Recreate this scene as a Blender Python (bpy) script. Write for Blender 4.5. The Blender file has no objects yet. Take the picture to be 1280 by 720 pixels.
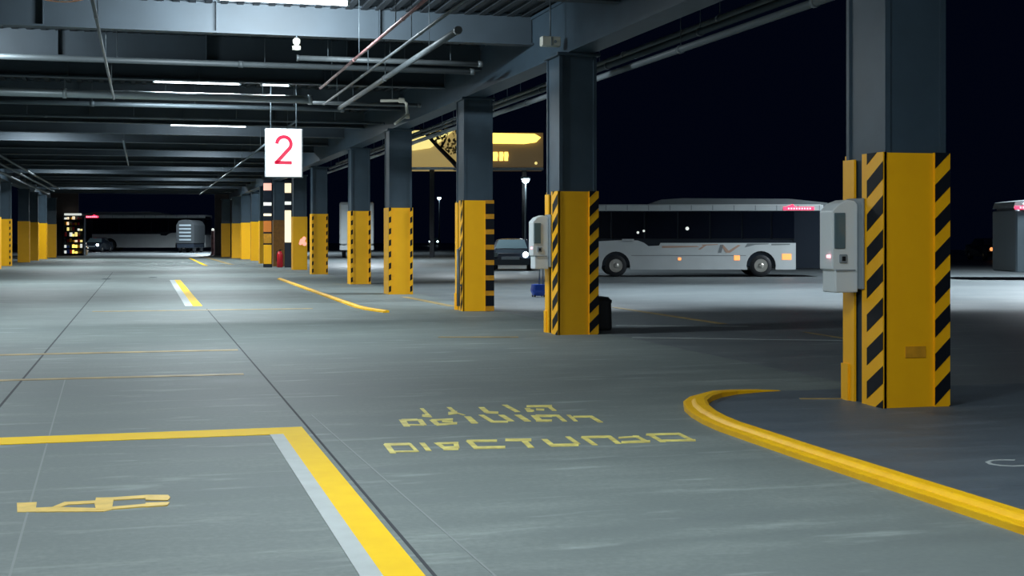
import bpy, math, random
from mathutils import Vector, Matrix
random.seed(7)
S = bpy.context.scene
COL = S.collection
PI = math.pi
F = 1700.0; HC = 1.5; HZ = 296.0; A = math.atan(460/1700)
CA, SA = math.cos(A), math.sin(A)

def wp(px, D, z=0.0):                     # world point on pixel column px at depth D
    L = (px-640)/F*D
    return Vector((D*SA + L*CA, D*CA - L*SA, z))
def gp(px, py, z=0.0):                    # pixel -> ground point
    return wp(px, F*HC/(py-HZ), z)

# ------------------------------------------------------------ materials
def mat(name, col, rough=.6, metal=0, emit=None, es=0, noise=0, nscale=6, bump=0, spec=.5):
    m = bpy.data.materials.new(name); m.use_nodes = True
    nt = m.node_tree; b = nt.nodes['Principled BSDF']
    b.inputs['Roughness'].default_value = rough
    b.inputs['Metallic'].default_value = metal
    b.inputs['Specular IOR Level'].default_value = spec
    c = (*col, 1)
    b.inputs['Base Color'].default_value = c
    if noise:
        tc = nt.nodes.new('ShaderNodeTexCoord'); n = nt.nodes.new('ShaderNodeTexNoise')
        n.inputs['Scale'].default_value = nscale; n.inputs['Detail'].default_value = 6
        r = nt.nodes.new('ShaderNodeValToRGB')
        r.color_ramp.elements[0].position = .3; r.color_ramp.elements[1].position = .72
        r.color_ramp.elements[0].color = (*[v*(1-noise) for v in col], 1)
        r.color_ramp.elements[1].color = (*[min(1, v*(1+noise)) for v in col], 1)
        nt.links.new(tc.outputs['Object'], n.inputs['Vector'])
        nt.links.new(n.outputs['Fac'], r.inputs['Fac']); nt.links.new(r.outputs['Color'], b.inputs['Base Color'])
        if bump:
            bp = nt.nodes.new('ShaderNodeBump'); bp.inputs['Strength'].default_value = bump
            bp.inputs['Distance'].default_value = .01
            nt.links.new(n.outputs['Fac'], bp.inputs['Height']); nt.links.new(bp.outputs['Normal'], b.inputs['Normal'])
    if emit:
        b.inputs['Emission Color'].default_value = (*emit, 1)
        b.inputs['Emission Strength'].default_value = es
    return m

def floor_mat(name, lo, mid, hi, rough=.42):
    m = bpy.data.materials.new(name); m.use_nodes = True
    nt = m.node_tree; N = nt.nodes; Lk = nt.links; b = N['Principled BSDF']
    tc = N.new('ShaderNodeTexCoord')
    def nz(scale, sx, sy, det=6, ro=.6):
        mp = N.new('ShaderNodeMapping'); mp.inputs['Scale'].default_value = (sx, sy, 1); mp.inputs['Location'].default_value = (3.1, 1.7, 0)
        n = N.new('ShaderNodeTexNoise'); n.inputs['Scale'].default_value = scale
        n.inputs['Detail'].default_value = det; n.inputs['Roughness'].default_value = ro
        Lk.new(tc.outputs['Object'], mp.inputs['Vector']); Lk.new(mp.outputs['Vector'], n.inputs['Vector'])
        return n
    a = nz(.5, .35, 1.0); s = nz(2.2, .3, 1.6, 8, .65); g = nz(26, 1, 1, 4)
    mx = N.new('ShaderNodeMix'); mx.data_type = 'FLOAT'; mx.inputs['Factor'].default_value = .5
    Lk.new(a.outputs['Fac'], mx.inputs[2]); Lk.new(s.outputs['Fac'], mx.inputs[3])
    m2 = N.new('ShaderNodeMix'); m2.data_type = 'FLOAT'; m2.inputs['Factor'].default_value = .22
    Lk.new(mx.outputs[0], m2.inputs[2]); Lk.new(g.outputs['Fac'], m2.inputs[3])
    r = N.new('ShaderNodeValToRGB'); e = r.color_ramp.elements
    e[0].position = .34; e[0].color = (*lo, 1); e[1].position = .68; e[1].color = (*hi, 1)
    k = e.new(.5); k.color = (*mid, 1)
    Lk.new(m2.outputs[0], r.inputs['Fac'])
    # pale scuffs dragged across the lane
    sc = nz(1.1, .8, 3.6, 5, .62)
    cr = N.new('ShaderNodeValToRGB'); cr.color_ramp.elements[0].position = .57; cr.color_ramp.elements[1].position = .78
    cr.color_ramp.elements[1].color = (.75, .75, .75, 1)
    Lk.new(sc.outputs['Fac'], cr.inputs['Fac'])
    m3 = N.new('ShaderNodeMix'); m3.data_type = 'RGBA'; m3.inputs[7].default_value = (*[min(1, v*1.55) for v in hi], 1)
    Lk.new(cr.outputs['Color'], m3.inputs[0]); Lk.new(r.outputs['Color'], m3.inputs[6])
    Lk.new(m3.outputs[2], b.inputs['Base Color'])
    rr = N.new('ShaderNodeMapRange'); rr.inputs['To Min'].default_value = rough-.1; rr.inputs['To Max'].default_value = rough+.2
    Lk.new(s.outputs['Fac'], rr.inputs['Value']); Lk.new(rr.outputs['Result'], b.inputs['Roughness'])
    bp = N.new('ShaderNodeBump'); bp.inputs['Strength'].default_value = .12; bp.inputs['Distance'].default_value = .01
    Lk.new(g.outputs['Fac'], bp.inputs['Height']); Lk.new(bp.outputs['Normal'], b.inputs['Normal'])
    return m

M = {}
M['floor'] = floor_mat('polished_concrete', (.125,.152,.156), (.155,.188,.183), (.24,.28,.268), .6)
M['asphalt'] = floor_mat('smooth_asphalt', (.10,.122,.135), (.15,.175,.185), (.21,.235,.24), .45)
M['island'] = floor_mat('island_dark_surface', (.058,.078,.10), (.088,.115,.14), (.125,.155,.18), .5)
M['steel'] = mat('slate_blue_painted_steel', (.036,.062,.086), .5, noise=.12, nscale=3, bump=.05)
M['beam'] = mat('dark_blue_painted_steel', (.042,.062,.08), .6, noise=.15, nscale=1.2)
M['deck'] = mat('ceiling_deck_grey', (.02,.028,.036), .7, noise=.2, nscale=1.0)
M['yellow'] = mat('safety_yellow_paint', (1.0,.475,.0), .5, noise=.04, nscale=4)
M['shadesleeve'] = mat('brown_shade_sleeve_paint', (.20,.085,.012), .6, noise=.2, nscale=8)  # shade on the dim column's yellow sleeve, put into its colour
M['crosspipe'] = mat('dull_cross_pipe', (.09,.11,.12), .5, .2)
M['litpipe'] = mat('lit_galvanised_pipe', (.26,.31,.33), .4, .4)  # lamp light on this pipe put into a paler colour
M['ochre'] = mat('worn_ochre_plate', (.60,.27,.01), .5, noise=.2, nscale=8)
M['black'] = mat('black_stripe_paint', (.006,.008,.012), .6, spec=.2)
M['line'] = mat('yellow_floor_paint', (1.0,.62,.0), .65, noise=.05, spec=.25, nscale=5)
M['curb'] = mat('curb_yellow_paint', (1.0,.52,.001), .5, noise=.1, nscale=6)
M['faint'] = mat('worn_orange_line', (.36,.26,.10), .55, noise=.35, nscale=3)
M['white_line'] = mat('white_floor_paint', (.47,.52,.52), .6, noise=.08, nscale=5)
M['letter'] = mat('pale_yellow_lettering', (.85,.70,.20), .5, noise=.3, nscale=9)
M['bay'] = mat('sand_yellow_lettering', (.8,.55,.12), .5, noise=.15, nscale=9)
M['pipe'] = mat('galvanised_pipe', (.11,.13,.14), .5, .3, noise=.15, nscale=5)
M['redpipe'] = mat('dull_red_pipe', (.30,.16,.16), .45, .3, noise=.5, nscale=3)
M['darkpipe'] = mat('dark_conduit', (.10,.13,.15), .45, .3)
M['ltgrey'] = mat('light_grey_casing', (.62,.68,.70), .42)
M['midgrey'] = mat('mid_grey_casing', (.2,.24,.265), .45)
M['glass'] = mat('grey_display_glass', (.10,.15,.17), .12)
M['darkglass'] = mat('dark_vehicle_glass', (.004,.006,.012), .12)
M['white'] = mat('white_vehicle_paint', (.62,.66,.67), .35, noise=.04, nscale=2)
M['greyroof'] = mat('grey_roof_fairing', (.16,.18,.19), .5)
M['darkpaint'] = mat('dark_vehicle_paint', (.012,.017,.026), .25)
M['rubber'] = mat('black_rubber', (.012,.014,.018), .6)
M['rim'] = mat('bright_wheel_rim', (.65,.62,.56), .3, .7)
M['tube'] = mat('lit_fluorescent_tube', (.9,.95,1), .4, emit=(.86,.95,1), es=7)
M['sign'] = mat('backlit_white_sign', (.9,.92,.92), .4, emit=(.93,.97,.96), es=.62)
M['signred'] = mat('backlit_red_digit', (.3,.0,.02), .4, emit=(.55,.002,.05), es=.55)
M['led'] = mat('red_led', (.5,.02,.04), .4, emit=(1,.03,.08), es=2.5)
M['ledpink'] = mat('pink_led', (.5,.2,.2), .4, emit=(1,.3,.35), es=2.5)
M['amber'] = mat('amber_lamp', (.8,.35,.1), .4, emit=(1,.38,.12), es=.9)
M['headlamp'] = mat('white_headlamp', (.8,.9,1), .2, emit=(.75,.92,1), es=14)
M['lamp'] = mat('street_lamp_lens', (.8,.9,1), .2, emit=(.7,.9,1), es=18)
M['yellowglow'] = mat('yellow_light_band', (.9,.6,.1), .4, emit=(1,.66,.12), es=1.7)
M['paleglow'] = mat('pale_yellow_backlit_panel', (.8,.7,.3), .4, emit=(.9,.75,.25), es=.8)
M['tan'] = mat('glowing_tan_fascia', (.45,.36,.16), .6, emit=(.36,.26,.09), es=.6)  # emission stands in for the light band shining on the fascia
M['brown'] = mat('glowing_brown_fascia', (.16,.12,.07), .6, emit=(.13,.09,.04), es=.3)  # weak emission stands in for canopy light on the fascia
M['bark'] = mat('dark_bark', (.03,.025,.025), .9, noise=.3, nscale=12)
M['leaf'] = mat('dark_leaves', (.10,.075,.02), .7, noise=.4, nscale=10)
M['leaflit'] = mat('lit_leaves', (.35,.22,.05), .7, noise=.4, nscale=10)  # leaf colour brightened as if lit
M['blue'] = mat('blue_plastic', (.02,.09,.55), .4)
M['red'] = mat('red_enamel', (.55,.01,.02), .35)
M['brownwall'] = mat('dark_brown_wall', (.05,.04,.04), .8, noise=.2, nscale=1)
M['cream'] = mat('lit_cream_panel', (.8,.7,.5), .5, emit=(.9,.75,.5), es=.75)
M['pink'] = mat('lit_pink_panel', (.8,.45,.35), .5, emit=(.9,.4,.3), es=.65)
M['palelit'] = mat('lit_white_panel', (.8,.8,.7), .5, emit=(.75,.8,.75), es=.65)
M['orange'] = mat('orange_rim', (.75,.22,.03), .4)
M['sprinkler'] = mat('pale_fitting', (.6,.6,.52), .4)
M['decal'] = mat('peach_decal', (.55,.36,.27), .5)
M['decalgrey'] = mat('grey_decal', (.22,.24,.25), .5)
M['vandark'] = mat('dull_van_paint', (.025,.03,.034), .5)
M['joint'] = mat('joint_filler', (.035,.042,.05), .8)
M['scratch'] = mat('pale_scratch', (.22,.25,.25), .6)

# ------------------------------------------------------------ mesh builder
class MB:
    def __init__(s): s.v=[]; s.f=[]; s.mi=[]; s.mats=[]; s.cur=0; s.smooth=[]
    def m(s, name):
        mm = M[name]
        if mm not in s.mats: s.mats.append(mm)
        s.cur = s.mats.index(mm); return s
    def face(s, idx, sm=False): s.f.append(idx); s.mi.append(s.cur); s.smooth.append(sm)
    def box(s, x0,x1,y0,y1,z0,z1):
        n=len(s.v)
        s.v += [(x0,y0,z0),(x1,y0,z0),(x1,y1,z0),(x0,y1,z0),(x0,y0,z1),(x1,y0,z1),(x1,y1,z1),(x0,y1,z1)]
        for q in ((0,3,2,1),(4,5,6,7),(0,1,5,4),(1,2,6,5),(2,3,7,6),(3,0,4,7)): s.face([n+i for i in q])
        return s
    def cbox(s, x0,x1,y0,y1,z0,z1,c=.01):    # chamfered all vertical + top/bottom edges, via prism in z with inset caps
        rings=[]
        def ring(i,z):
            a0,a1,b0,b1=x0+i,x1-i,y0+i,y1-i
            return [(a0+c,b0,z),(a1-c,b0,z),(a1,b0+c,z),(a1,b1-c,z),(a1-c,b1,z),(a0+c,b1,z),(a0,b1-c,z),(a0,b0+c,z)]
        s.loft([ring(c,z0),ring(0,z0+c),ring(0,z1-c),ring(c,z1)]); return s
    def loft(s, rings, caps=True, closed=True, sm=False):
        n=len(s.v); k=len(rings[0])
        for r in rings: s.v += [tuple(p) for p in r]
        for i in range(len(rings)-1):
            for j in range(k if closed else k-1):
                j2=(j+1)%k
                s.face([n+i*k+j, n+i*k+j2, n+(i+1)*k+j2, n+(i+1)*k+j], sm)
        if caps:
            s.face([n+j for j in range(k)][::-1]); s.face([n+(len(rings)-1)*k+j for j in range(k)])
        return s
    def tube(s, pts, r, seg=10, caps=True):
        pts=[Vector(p) for p in pts]; rings=[]
        up=None
        for i,p in enumerate(pts):
            d=(pts[min(i+1,len(pts)-1)]-pts[max(i-1,0)]).normalized()
            ref = Vector((0,0,1)) if abs(d.z)<.9 else Vector((1,0,0))
            a=d.cross(ref).normalized(); b=d.cross(a).normalized()
            rr = r[i] if isinstance(r,(list,tuple)) else r
            rings.append([p+(a*math.cos(t)+b*math.sin(t))*rr for t in [2*PI*j/seg for j in range(seg)]])
        s.loft(rings,caps,True,True); return s
    def lathe(s, prof, seg=24, axis='z', c=(0,0,0)):    # prof: (r, h)
        rings=[]
        for r,h in prof:
            ring=[]
            for j in range(seg):
                t=2*PI*j/seg; u,v=r*math.cos(t), r*math.sin(t)
                if axis=='z': q=(u,v,h)
                elif axis=='y': q=(u,h,v)
                else: q=(h,u,v)
                ring.append((q[0]+c[0],q[1]+c[1],q[2]+c[2]))
            rings.append(ring)
        s.loft(rings,True,True,True); return s
    def prism(s, poly, a, b, plane='xz'):     # extrude 2D polygon; plane xz -> along y from a to b
        def P(u,v,w): return {'xz':(u,w,v),'xy':(u,v,w),'yz':(w,u,v)}[plane]
        s.loft([[P(u,v,a) for u,v in poly],[P(u,v,b) for u,v in poly]]); return s
    def quad(s, pts):
        n=len(s.v); s.v += [tuple(p) for p in pts]; s.face(list(range(n,n+len(pts)))); return s
    def build(s, name, parent=None, loc=None, rz=0, bevel=0):
        me=bpy.data.meshes.new(name); me.from_pydata(s.v,[],s.f)
        for mm in s.mats: me.materials.append(mm)
        me.polygons.foreach_set('material_index', s.mi); me.polygons.foreach_set('use_smooth', s.smooth)
        me.update()
        import bmesh
        bm=bmesh.new(); bm.from_mesh(me); bmesh.ops.recalc_face_normals(bm, faces=bm.faces); bm.to_mesh(me); bm.free()
        o=bpy.data.objects.new(name, me); COL.objects.link(o)
        if parent: o.parent=parent
        if loc is not None: o.location=loc
        o.rotation_euler.z=rz
        if bevel:
            md=o.modifiers.new('bevel','BEVEL'); md.width=bevel; md.segments=2; md.limit_method='ANGLE'
        return o
def mb(name): return MB().m(name)

def thing(name, label, cat, loc=(0,0,0), rz=0, group=None, rx=0):
    o=bpy.data.objects.new(name,None); COL.objects.link(o); o.empty_display_size=.2
    o.location=loc; o.rotation_euler=(rx,0,rz); o['label']=label; o['category']=cat
    if group: o['group']=group
    return o
def tag(o,label,cat,group=None,kind=None):
    o['label']=label; o['category']=cat
    if group: o['group']=group
    if kind: o['kind']=kind
    return o
def struct(o): o['kind']='structure'; return o
def dup(root, loc, rz=None, label=None, group=None):
    r=root.copy(); COL.objects.link(r); r.location=loc
    if rz is not None: r.rotation_euler.z=rz
    if label: r['label']=label
    if group: r['group']=group
    for ch in list(root.children):
        c=ch.copy(); COL.objects.link(c); c.parent=r
        for g in list(ch.children):
            d=g.copy(); COL.objects.link(d); d.parent=c
    return r

# ------------------------------------------------------------ ground
g=mb('floor'); g.box(-7.4,6.95,-6,106,-.3,0); struct(g.build('floor'))
g=mb('asphalt'); g.box(6.95,90,-6,320,-.31,-.004); g.box(-60,6.95,106,320,-.31,-.004); g.box(-60,-7.4,-6,106,-.31,-.004)
struct(g.build('asphalt_lot'))
# expansion joints
def strip(pts, w, z, name, m, h=.001):
    b=mb(m)
    for (p,q) in zip(pts[:-1],pts[1:]):
        p=Vector((p[0],p[1],0)); q=Vector((q[0],q[1],0)); d=(q-p).normalized(); n=Vector((-d.y,d.x,0))*w/2
        b.loft([[p+n+Vector((0,0,z)),q+n+Vector((0,0,z)),q-n+Vector((0,0,z)),p-n+Vector((0,0,z))],
                [p+n+Vector((0,0,z+h)),q+n+Vector((0,0,z+h)),q-n+Vector((0,0,z+h)),p-n+Vector((0,0,z+h))]])
    return b.build(name)
struct(strip([(-1.22,3),(-1.28,60)],.024,.0005,'trim_1','joint'))
struct(strip([(1.24,3),(1.26,29)],.018,.0005,'trim_2','joint'))
struct(strip([(1.52,5),(1.36,11.5)],.012,.0005,'trim_3','scratch'))
struct(strip([(-.55,5.5),(-.8,15)],.012,.0005,'trim_4','scratch'))
for i,(x,y) in enumerate([(-1.3,47.5),(.22,50),(-1.5,45.5)]):
    pass

# island inside the kerb, darker and bluer than the lane floor
isl=[(4.42,-2),(4.42,9.9),(4.56,10.6),(4.80,11.3),(5.26,11.85),(5.9,12.05),(14,12.0),(14,-2)]
b=mb('island'); b.prism(isl,.0,.006,'xy'); struct(b.build('island_surface'))

# ------------------------------------------------------------ kerbs
def curb(path, label, w0=.17, h0=.075, taper=True):
    b=mb('curb'); rings=[]
    P=[Vector((x,y,0)) for x,y in path]
    for i,p in enumerate(P):
        tf=min(1,(len(P)-1-i)/4+.15) if taper else 1; w=w0*(.35+.65*tf); h=h0*tf
        d=(P[min(i+1,len(P)-1)]-P[max(i-1,0)]).normalized(); n=Vector((-d.y,d.x,0))
        prof=[(-w/2,0),(-w/2,h*.55),(-w/2+.1*w,h*.62),(-.16*w,h*.62),(-.06*w,h*.9),(.0,h),(w/2-.15*w,h),(w/2,h*.8),(w/2,0)]
        rings.append([p - n*u + Vector((0,0,z)) for u,z in prof])
    b.loft(rings)
    o=b.build('curb'); tag(o,label,'curb','yellow curbs edging the islands'); return o
path=[(4.40,-1.5),(4.39,3),(4.37,6.5),(4.36,8.4),(4.38,9.7),(4.42,10.1),(4.49,10.5),(4.59,10.88),(4.72,11.22),(4.90,11.52),(5.13,11.78),(5.4,11.96),(5.7,12.06),(5.95,12.09)]
curb(path,'thick yellow curb curving around the island before the nearest column',.21,.07)
# far island kerb
p0=gp(348,349); p1=gp(450,385); p2=gp(482,389)
curb([(4.62,26.6),(4.44,27.6),(4.36,28.6),(4.5,40),(4.62,48.6)][::1],'thin yellow curb running up the lane beside the middle columns',.13,.05,taper=False)

# ------------------------------------------------------------ floor paint
def paint(poly_list, name, m, z=.004, parent=None, z0=.0):
    b=mb(m)
    for poly in poly_list: b.prism(poly,z0,z,'xy')
    return b.build(name,parent)
def rect(x0,x1,y0,y1): return [(x0,y0),(x1,y0),(x1,y1),(x0,y1)]
o=paint([rect(-6.8,1.2,10.42,10.78),rect(1.02,1.2,1.0,10.42)],'bay_line','line')
tag(o,'bold yellow L-shaped bay line in the left foreground','floor marking')
o=paint([rect(.92,1.02,1.0,10.42)],'bay_line','white_line')
tag(o,'pale white stripe hugging the inner side of the bold yellow bay line','floor marking')
for (y,w,x1,lab) in ((15.1,.16,1.05,'faint orange line across the lane, nearer of the two behind the bay'),
                  (18.35,.2,1.2,'faint orange line across the lane, farther of the two behind the bay'),):
    o=paint([rect(-6.8,x1,y-w/2,y+w/2)],'bay_line','faint'); tag(o,lab,'floor marking')
o=paint([rect(-1.0,3.4,28.4,28.62)],'bay_line','faint'); tag(o,'very faint cross line at the near end of the short dash','floor marking')
o=paint([rect(1.02,1.22,30.2,48.6)],'lane_dash','line'); tag(o,'short yellow dash in the middle of the lane far ahead','floor marking')
o=paint([rect(.86,1.02,30.2,48.6)],'lane_dash','white_line'); tag(o,'white strip along the left side of the short lane dash','floor marking')
o=paint([rect(3.0,3.2,72,98)],'lane_dash','line'); tag(o,'small yellow dash near the far end of the lane','floor marking')
def pline(a,bp,w,label,m='faint',z=.004):
    p=gp(*a); q=gp(*bp); d=(q-p).normalized(); n=Vector((-d.y,d.x,0))*w/2
    o=paint([[(p+n).xy[:],(q+n).xy[:],(q-n).xy[:],(p-n).xy[:]]],'bay_line',m,z); tag(o,label,'floor marking'); return o
pline((548,421.5),(648,421.5),.16,'short faint orange line on the floor left of the second column')
pline((766,384),(905,405),.14,'thin orange line slanting over the lit lot right of the second column')
pline((770,407),(935,408),.09,'thin grey line right of the black bin','white_line')
pline((790,422),(1062,426),.08,'thin grey line across the dark floor between the two nearest columns','white_line')
pline((1005,415),(1062,424),.07,'short reddish line left of the nearest column')
pline((1184,502.5),(1290,502.5),.09,'thin yellow line running right from the nearest column')
pline((985,489.5),(1062,489),.06,'thin yellow line extending from the curb end, farther one')
pline((1000,499.5),(1062,499.5),.06,'thin yellow line running from the curb to the nearest column',z=.012)
pline((505,371),(566,383),.2,'faint yellow line between the third and fourth columns')
pline((245,318),(290,331),.3,'far yellow diagonal line near the right column row')
# bay number, seen stretched along the floor
def poly_px(pts, sx, sy, ox, oy): return [gp(ox+x/sx, oy+y/sy).xy[:] for x,y in pts]
Z=(1280/240, 320/60, 0, 600)
bp=[ [(112,155),(245,150),(240,185),(238,215),(115,216)],
     [(238,188),(350,183),(640,190),(700,200),(745,200),(690,213),(238,216)],
     [(350,183),(430,150),(640,140),(640,158),(450,168),(400,185)],
     [(640,122),(760,120),(745,200),(640,200),(630,160)],
     [(755,120),(975,105),(975,125),(760,138)], [(970,105),(1120,105),(1135,120),(1120,140),(970,138)],
     [(745,185),(970,165),(970,182),(745,200)], [(970,158),(1130,155),(1115,175),(970,184)] ]
bn=thing('bay_number','sand-yellow bay number stretched on the floor inside the yellow bay line','floor marking', gp(118,632))
for p in [bp]:
    b=mb('bay')
    for i_,q in enumerate(p): b.prism([(u-bn.location.x, v-bn.location.y) for u,v in poly_px(q,*Z)],0,.003+.0006*i_,'xy')
    b.build('digit',bn)
# scuffed lettering on the floor: strokes traced per letter
Za=(1280/220,524/90,470,490); Zb=(1280/220,524/90,670,490)
def word(label, letters):
    c=gp(600,540); t=thing('floor_lettering',label,'floor marking',(c.x,c.y,0))
    for li,(z,strokes) in enumerate(letters):
        b=mb('letter')
        for i_,pts in enumerate(strokes):
            b.prism([(u-c.x,v-c.y) for u,v in poly_px(pts,*z)],0,.003+.0007*i_+.00013*li,'xy')
        b.build('letter',t)
def seg(a,b_,w,hw=0):      # slanted stroke polygon in crop pixels: horizontal half-thickness
    return [(a[0]-w,a[1]),(a[0]+w,a[1]),(b_[0]+w,b_[1]),(b_[0]-w,b_[1])]
def bar(a,b_,w): return [(a[0],a[1]-w),(b_[0],b_[1]-w),(b_[0],b_[1]+w),(a[0],a[1]+w)]
word('upper row of worn yellow lettering on the lane floor',[
 (Za,[seg((332,120),(395,185),14), bar((335,172),(400,178),8)]),
 (Za,[seg((530,112),(575,150),16), bar((525,158),(590,150),10), seg((575,150),(640,170),10)]),
 (Za,[seg((765,112),(810,150),22), bar((800,148),(890,152),7)]),
 (Za,[seg((935,95),(1030,146),20)]),
 (Za,[bar((1095,105),(1280,103),7), seg((1100,120),(1120,146),20), bar((1100,128),(1150,138),6)]),
 (Zb,[bar((0,128),(60,130),6), bar((50,105),(100,108),6), seg((95,108),(135,138),16)])])
word('middle row of worn yellow lettering on the lane floor',[
 (Za,[seg((190,203),(225,252),24), bar((185,206),(300,204),7)]),
 (Za,[seg((315,200),(350,243),20), bar((240,240),(350,242),4)]),
 (Za,[seg((410,205),(450,240),22), bar((440,240),(590,228),7), bar((400,206),(560,200),5), bar((480,216),(560,216),4)]),
 (Za,[seg((665,180),(720,228),24), seg((665,180),(715,230),22)]),
 (Za,[seg((765,168),(855,222),20), bar((850,218),(960,218),6)]),
 (Za,[seg((910,168),(985,214),22)]),
 (Za,[seg((1030,168),(1105,215),24)]),
 (Za,[seg((1150,172),(1190,210),24), bar((1160,174),(1280,176),7), bar((1190,210),(1280,210),6)]),
 (Zb,[bar((0,174),(150,172),6), seg((150,168),(210,216),16), bar((0,210),(90,212),6)]),
 (Zb,[seg((235,168),(290,214),14)]),
 (Zb,[bar((270,182),(390,180),6), seg((390,175),(470,222),18)])])
word('lower and longest row of worn yellow lettering on the lane floor',[
 (Za,[seg((75,382),(125,448),22), bar((60,384),(245,380),8), seg((240,376),(300,436),14), bar((130,436),(300,434),4)]),
 (Za,[seg((335,372),(385,430),20)]),
 (Za,[seg((440,372),(505,415),20), bar((440,376),(600,372),6), bar((490,412),(600,410),13), seg((580,375),(590,410),18)]),
 (Za,[seg((675,358),(735,415),22), bar((660,358),(880,356),7), bar((720,408),(940,404),8)]),
 (Za,[bar((940,350),(1130,350),9), seg((1070,350),(1130,408),22)]),
 (Zb,[seg((60,345),(125,395),22), bar((110,390),(310,386),9), seg((230,328),(305,380),18)]),
 (Zb,[seg((345,330),(430,388),20), bar((330,332),(535,326),7), seg((525,322),(600,378),20)]),
 (Zb,[bar((600,335),(750,325),5), seg((720,320),(810,365),18), bar((620,368),(830,362),7)]),
 (Zb,[seg((825,310),(925,366),20), bar((800,312),(1040,306),6), seg((1030,303),(1145,358),18), bar((920,356),(1160,354),5)])])
# small drains in the lane
for (px,py,lab) in ((133,349,'small dark floor drain on the left of the lane, left of the pair'),(191,347,'small dark floor drain right of the other drain')):
    p=gp(px,py); t=thing('floor_drain',lab,'drain',(p.x,p.y,0))
    b=mb('darkpipe'); b.lathe([(.16,0),(.16,.012),(.13,.014),(.13,.004)],20); b.build('rim',t)
    b=mb('black')
    for k in range(-3,4): b.box(-.11,.11,k*.032-.008,k*.032+.008,.004,.013)
    b.build('grate',t)
# small scribble at right edge
b=mb('white_line')
p=gp(1262,580)
for k in range(8):
    a0=PI*(.25+k*.19); a1=PI*(.25+(k+1)*.19)
    r=.16
    b.prism([(r*math.cos(a0),.42*r*math.sin(a0)*2),(r*math.cos(a1),.42*r*math.sin(a1)*2),((r-.03)*math.cos(a1),.42*(r-.03)*math.sin(a1)*2),((r-.03)*math.cos(a0),.42*(r-.03)*math.sin(a0)*2)],.006,.009,'xy')
o=b.build('floor_mark',loc=(p.x,p.y,0)); tag(o,'faint white curved mark on the floor at the right edge','floor marking')

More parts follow.
